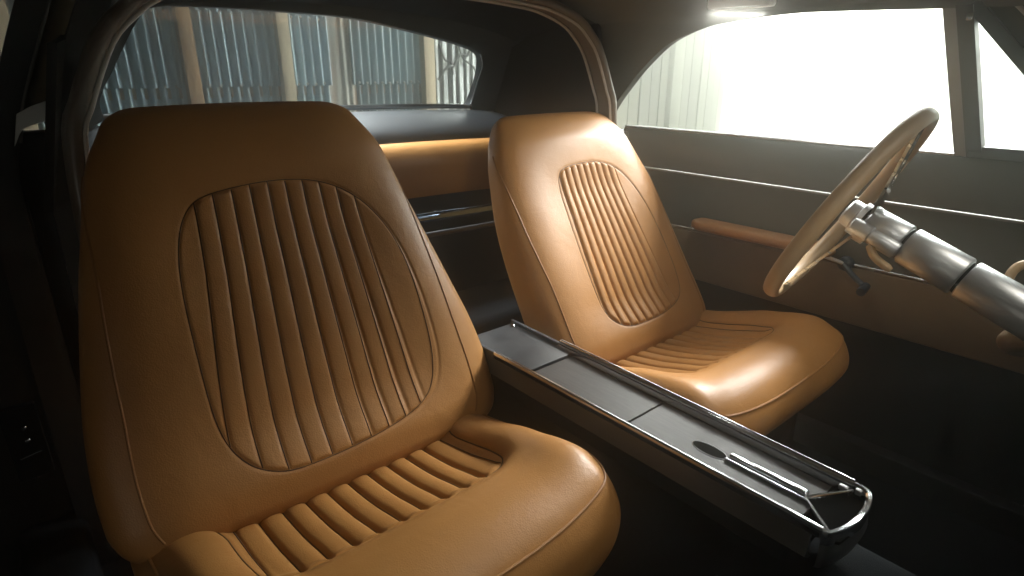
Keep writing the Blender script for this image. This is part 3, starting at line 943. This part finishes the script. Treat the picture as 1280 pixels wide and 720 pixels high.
# armrest: long padded bar with rounded ends
ar = []
pathy = np.linspace(.50, .86, 40)
for y in pathy:
    e = min(1, math.sqrt(max(0, 1 - max(0, (abs(y - .68) - .15) / .03) ** 2)) + .02)
    zc = -.372 + (.0) * (y - .68)
    ar.append([(XD - .020 + .026 * e * math.copysign(abs(math.cos(a)) ** .7, math.cos(a)), y, zc + .015 * e * math.copysign(abs(math.sin(a)) ** .7, math.sin(a))) for a in np.linspace(0, 2 * np.pi, 24, endpoint=False)])
v_, f_ = gridmesh(np.array(ar), True)
f_ = f_ + [tuple(range(24)), tuple(39 * 24 + k for k in range(24))]
mesh_obj('armrest', v_, f_, leather('armrest_leather', (.38, .20, .085), .55), door)
# window crank: boss, arm, knob
cr = MB()
cr.rev([(0, .016), (.012, .015), (.016, .010)], (XD - .002, .480, -.395), (-1, 0, 0), 20)
cr.tube(catmull([(XD - .016, .480, -.395), (XD - .026, .455, -.412), (XD - .024, .430, -.430)], 6), .006, 10)
cr.tube([(XD - .02, .428, -.430), (XD - .055, .424, -.434)], .009, 12)
cr.build('window_crank', M['crank'], door)
b = MB(); b.tube(catmull([(XD - .016, .482, -.393), (XD - .024, .52, -.384), (XD - .020, .56, -.378)], 6), [.0045] * 12 + [.003], 8); b.build('door_handle', M['satin'], door)
# vent window: grey run channel, black post, sill and slanted rear edge of the quarter light
def strip(p, q, w, t, mat, name):
    p, q = np.array(p), np.array(q); w = np.array(w)
    bb = MB(); bb.prism([p, p + w, q + w, q], t); return bb.build(name, mat, door, smooth=False)


def sx(z): return float(side_x(z))


strip((sx(.098), .3755, .098), (sx(-.15), .335, -.15), (0, -.021, 0), (.02, 0, 0), M['post_grey'], 'window_channel')
strip((sx(.098) - .008, .3545, .098), (sx(-.15) - .008, .3140, -.15), (0, -.024, 0), (.025, 0, 0), M['black_vinyl'], 'vent_post')
strip((sx(-.13) - .006, .312, -.130), (sx(-.13) - .006, .05, -.130), (0, 0, -.020), (.025, 0, 0), M['black_vinyl'], 'vent_sill')
p0, p1 = np.array((sx(.098) - .006, .340, .094)), np.array((sx(-.12) - .006, .155, -.12))
strip(p0, p1, (0, -.016, .012), (.025, 0, 0), M['black_vinyl'], 'vent_frame')
b = MB(); b.prism([(sx(.07) + .006, .322, .075), (sx(-.12) + .006, .289, -.13), (sx(-.12) + .006, .15, -.13)], (.004, 0, 0)); b.build('vent_glass', M['glass'], door, smooth=False)
b = MB(); b.box(sx(.09) - .014, sx(.09) - .006, .326, .336, .074, .086, .002); b.build('vent_latch', M['chrome'], door)


# ------------------------------------------------------------------ steering wheel and column
WC = np.array([1.0, .370, -.2065])
AW = math.radians(28.5)
AX = np.array([-.125, math.cos(AW), math.sin(AW)]); AX /= np.linalg.norm(AX)               # towards the driver
UPW = np.array([0, -math.sin(AW), math.cos(AW)]); UPW -= AX * (UPW @ AX); UPW /= np.linalg.norm(UPW)
LAT = np.cross(UPW, AX); LAT /= np.linalg.norm(LAT)
wheel = thing('steering_wheel', 'tan rimmed steering wheel with drilled metal spokes, seen nearly edge-on', 'steering wheel', WC)
RW = .166
th = np.linspace(0, 2 * np.pi, 120, endpoint=False)
rings = []
for t in th:
    rad = math.cos(t) * UPW + math.sin(t) * LAT
    cpt = WC + RW * rad
    rings.append([cpt + rad * .0105 * math.cos(a) + AX * .0130 * math.sin(a) for a in np.linspace(0, 2 * np.pi, 18, endpoint=False)])
rings.append(rings[0])
b = MB(); b.grid(np.array(rings), True); b.build('rim', M['wood'], wheel)


def spoke(ang):
    """flat drilled bar from hub to rim, built as a plate with round holes"""
    rad = math.cos(ang) * UPW + math.sin(ang) * LAT
    tan = -math.sin(ang) * UPW + math.cos(ang) * LAT
    bm = bmesh.new()
    holes = [(.075, .0085), (.098, .0075), (.119, .0065), (.138, .0055)]
    w0, w1, r0, r1 = .021, .015, .022, RW - .006
    # grid of the plate with octagonal holes: strips between consecutive holes
    def P3(r, s, h): return WC + rad * r + tan * s + AX * (h - .030 * (1 - (r - r0) / (r1 - r0)) - .004)
    edges = [r0] + [0.5 * (holes[i][0] + holes[i + 1][0]) for i in range(3)] + [r1]
    edges = [r0, .062] + [.0865, .1085, .1285] + [.1485, r1]
    def wid(r): return w0 + (w1 - w0) * (r - r0) / (r1 - r0)
    hh = .0022
    mb = MB()
    for (ra, rb) in ((r0, .062), (.1485, r1)):
        mb.prism([P3(ra, -wid(ra), hh), P3(ra, wid(ra), hh), P3(rb, wid(rb), hh), P3(rb, -wid(rb), hh)], -AX * 2 * hh)
    for (ra, rb), (rc, hr_) in zip(((.062, .0865), (.0865, .1085), (.1085, .1285), (.1285, .1485)), holes):
        n = 24
        inner, outer = [], []
        for k in range(n):
            a = 2 * math.pi * (k + .5) / n
            c, s = math.cos(a), math.sin(a)
            inner.append((rc + hr_ * c, hr_ * s))
            sc = 1 / max(abs(c), abs(s))
            rr = ((ra + rb) / 2 + (rb - ra) / 2 * c * sc)
            outer.append((rr, wid(rr) * s * sc))
        top_i = [P3(r, s, hh) for r, s in inner]; top_o = [P3(r, s, hh) for r, s in outer]
        bot_i = [P3(r, s, -hh) for r, s in inner]; bot_o = [P3(r, s, -hh) for r, s in outer]
        mb.grid(np.array([top_o, top_i, bot_i, bot_o, top_o]), True)
    o = mb.build('spoke', M['chrome'], wheel, auto=30)
    return o


for a in (0, math.pi * .98):
    spoke(a)
# hub: stepped boss
b = MB()
b.rev([(-.050, .030), (-.034, .031), (-.032, .027), (-.020, .027), (-.018, .022), (-.004, .021), (-.001, .017), (.0, .006)], WC, AX, 40)
b.build('hub', M['satin'], wheel, auto=35)

AC = math.radians(22)
AXC = np.array([0, -math.cos(AC), -math.sin(AC)])
col = thing('steering_column', 'brushed metal steering column in stepped sleeves running down to the right', 'steering column', WC + AXC * .25)
C0 = WC + AXC * .012
def sleeve(s0, s1, ra, rb, name='sleeve'):
    e = .003
    m = MB(); m.rev([(s0, ra - .006), (s0, ra - e), (s0 + e * .4, ra - e * .35), (s0 + e, ra), (s1 - e, rb), (s1 - e * .4, rb - e * .35), (s1, rb - e), (s1, rb - .006)], C0, AXC, 64)
    return m.build(name, M['satin'], col, auto=50)


sleeve(.026, .084, .0270, .0280)
sleeve(.088, .170, .0284, .0296)
sleeve(.174, .300, .0292, .0308)
b = MB(); b.rev([(.02, .023), (.36, .026)], C0, AXC, 40); b.build('inner_shaft', M['seam'], col)
# lever boss on the side of the first sleeve
sd = np.array([-1.0, 0, 0]); 
up_c = np.cross(AXC, sd); up_c /= np.linalg.norm(up_c)
b = MB()
o1 = C0 + AXC * .012 + sd * .026 - np.array([0, 0, .006])
b.rev([(0, .010), (.002, .0125), (.030, .0135), (.032, .0115), (.034, .0115), (.070, .0125), (.074, .010)], o1, AXC, 28); b.build('lever_boss', M['satin'], col, auto=35)
b = MB(); b.tube(catmull([C0 + AXC * .045 + sd * .026 + np.array([0, 0, -.022]), C0 + AXC * .058 + sd * .034 + np.array([0, 0, -.030]), C0 + AXC * .085 + sd * .036 + np.array([0, 0, -.034])], 6), [.006] * 12 + [.004], 10); b.build('lever_stub', M['wood'], col)

# ------------------------------------------------------------------ dashboard at the right edge of the picture
dash = thing('dashboard', 'dark dashboard with tan padded lower edge and pale lip at the right edge', 'dashboard', (1.1, -.05, -.4))
b = MB(); b.box(.10, 1.33, -.30, -.06, -.30, -.165, .03, 4); b.build('dash_top', M['black_vinyl'], dash)
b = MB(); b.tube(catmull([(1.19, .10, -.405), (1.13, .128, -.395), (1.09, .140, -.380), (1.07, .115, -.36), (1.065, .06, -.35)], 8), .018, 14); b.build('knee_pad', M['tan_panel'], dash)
b = MB(); b.tube(catmull([(1.125, .13, -.262), (1.105, .157, -.268), (1.095, .165, -.285), (1.098, .163, -.305), (1.115, .145, -.325)], 8), .0065, 12); b.build('switch_lip', M['wood'], dash)
b = MB(); b.box(1.02, 1.33, -.30, .10, -.34, -.25, .02, 4); b.build('instrument_pod', M['black_vinyl'], dash)

# ------------------------------------------------------------------ dome lamp on the headliner
lamp = thing('dome_lamp', 'small lamp, its rim whitened for the window reflection, on the headliner above the driver window', 'lamp', (1.12, .66, .115))
Ml = None
b = MB()
def rr(cx, cy, a, c, z, n=40):
    return [(cx + c * math.copysign(abs(math.sin(t)) ** .6, math.sin(t)), cy + a * math.copysign(abs(math.cos(t)) ** .6, math.cos(t)), z) for t in np.linspace(0, 2 * np.pi, n, endpoint=False)]
lx, ly = 1.118, .664
b.grid(np.array([rr(lx, ly, .064, .026, .150), rr(lx, ly, .064, .026, .112), rr(lx, ly, .062, .024, .108), rr(lx, ly, .060, .018, .108), rr(lx, ly, .058, .016, .111)]), True)
b.build('bezel', M['bezel'], lamp)
b = MB(); b.prism(rr(lx, ly, .058, .016, .110), (0, 0, .02)); b.build('lens', M['dark_lens'], lamp)


# ------------------------------------------------------------------ haze volume added for the glow round the driver window
b = MB(); b.box(-61, 121, -81, 81, -EYE - 1.0, 2.2)
hz = b.build('haze', D.materials.new('haze_air'), smooth=False)
hz['kind'] = 'stuff'; hz['label'] = 'thin haze added in the air to spread the window glow'
m = hz.data.materials[0]; m.use_nodes = True
nt = m.node_tree
nt.nodes.remove(nt.nodes['Principled BSDF'])
pv = N(nt, 'ShaderNodeVolumePrincipled')
pv.inputs['Color'].default_value = (.95, .97, .90, 1)
HAZE = 0.125
pv.inputs['Density'].default_value = HAZE
pv.inputs['Anisotropy'].default_value = .94
nt.links.new(pv.outputs[0], nt.nodes['Material Output'].inputs['Volume'])


# ------------------------------------------------------------------ light
w = D.worlds.new('World'); scene.world = w; w.use_nodes = True
bg = w.node_tree.nodes['Background']
bg.inputs['Color'].default_value = (.97, 1.0, .97, 1)
bg.inputs['Strength'].default_value = 24


def area(name, loc, target, size, power, col=(1, 1, 1), sy=None, spread=180):
    l = D.lights.new(name, 'AREA'); l.energy = power; l.color = col; l.size = size
    l.spread = math.radians(spread)
    if sy: l.shape = 'RECTANGLE'; l.size_y = sy
    o = D.objects.new(name, l); COL.objects.link(o)
    o.location = V(loc)
    d = Vector(target) - Vector(loc)
    o.rotation_euler = d.to_track_quat('-Z', 'Y').to_euler()
    return o


def spot(name, loc, target, power, cone, blend, r, col):
    l = D.lights.new(name, 'SPOT'); l.energy = power; l.color = col; l.spot_size = math.radians(cone); l.spot_blend = blend; l.shadow_soft_size = r
    o = D.objects.new(name, l); COL.objects.link(o)
    o.location = V(loc)
    o.rotation_euler = (Vector(target) - Vector(loc)).to_track_quat('-Z', 'Y').to_euler()
    return o


area('windscreen_fill', (.95, -.70, 1.20), (.75, .42, -.5), .8, 15, (1, .95, .86))  # added lamp above the windscreen, brightens the cushion fronts
area('passenger_fill', (-.9, -.25, -.35), (.25, .75, -.40), .35, .9, (1, .92, .80))  # weak fill added on the passenger side for the lower backrest
spot('front_fill_spot', (-.8, -2.0, .50), (.97, .88, -.22), 130, 13, 1.0, .10, (1, .98, .93))  # narrow spot added to brighten the upper driver backrest
spot('yard_fill_spot', (3.4, -1.7, 1.1), (1.0, .80, -.17), 200, 12, 1.0, .14, (1, .98, .93))  # spot added beyond the driver window, lights the driver seat top
spot('cushion_fill_spot', (-.5, -.45, .88), (1.06, .50, -.50), 50, 12, 1.0, .10, (1, .95, .87))  # spot added to brighten the front of the driver cushion
area('sheen_fill', (2.5, .55, .95), (1.0, .50, -.48), .6, 20, (1, 1, .97), spread=60)  # lamp added outside the window for pale sheen on the driver cushion
area('dome_light', (1.118, .672, .098), (1.05, .60, -.5), .10, .9, (1, .98, .94), sy=.03)
area('rear_fill', (.72, 2.0, .72), (.72, 1.40, -.2), .5, 30, (.95, .98, 1), spread=70)  # lamp added above the rear glass to light the rear seat roll

# ------------------------------------------------------------------ camera
cam = D.cameras.new('camera'); co = D.objects.new('camera', cam); COL.objects.link(co)
cam.sensor_width = 36; cam.lens = 750 / 1280 * 36; cam.clip_start = .01; cam.clip_end = 500
yaw, p = math.radians(40.2), math.radians(20)
Rv = Vector((math.cos(yaw), -math.sin(yaw), 0)); H = Vector((math.sin(yaw), math.cos(yaw), 0))
Fv = H * math.cos(p) + Vector((0, 0, -math.sin(p))); Uv = H * math.sin(p) + Vector((0, 0, math.cos(p)))
mt = Matrix((Rv, Uv, -Fv)).transposed().to_4x4(); mt.translation = Vector((0, 0, EYE))
co.matrix_world = mt
scene.camera = co

scene.render.engine = 'CYCLES'
cy = scene.cycles
cy.use_denoising = True
cy.max_bounces = 10; cy.diffuse_bounces = 5; cy.glossy_bounces = 5; cy.transparent_max_bounces = 12; cy.volume_bounces = 1
cy.sample_clamp_indirect = 6
cy.use_adaptive_sampling = True; cy.adaptive_threshold = .01
vs = scene.view_settings
vs.view_transform = 'Standard'; vs.look = 'None'; vs.exposure = 0; vs.gamma = 1
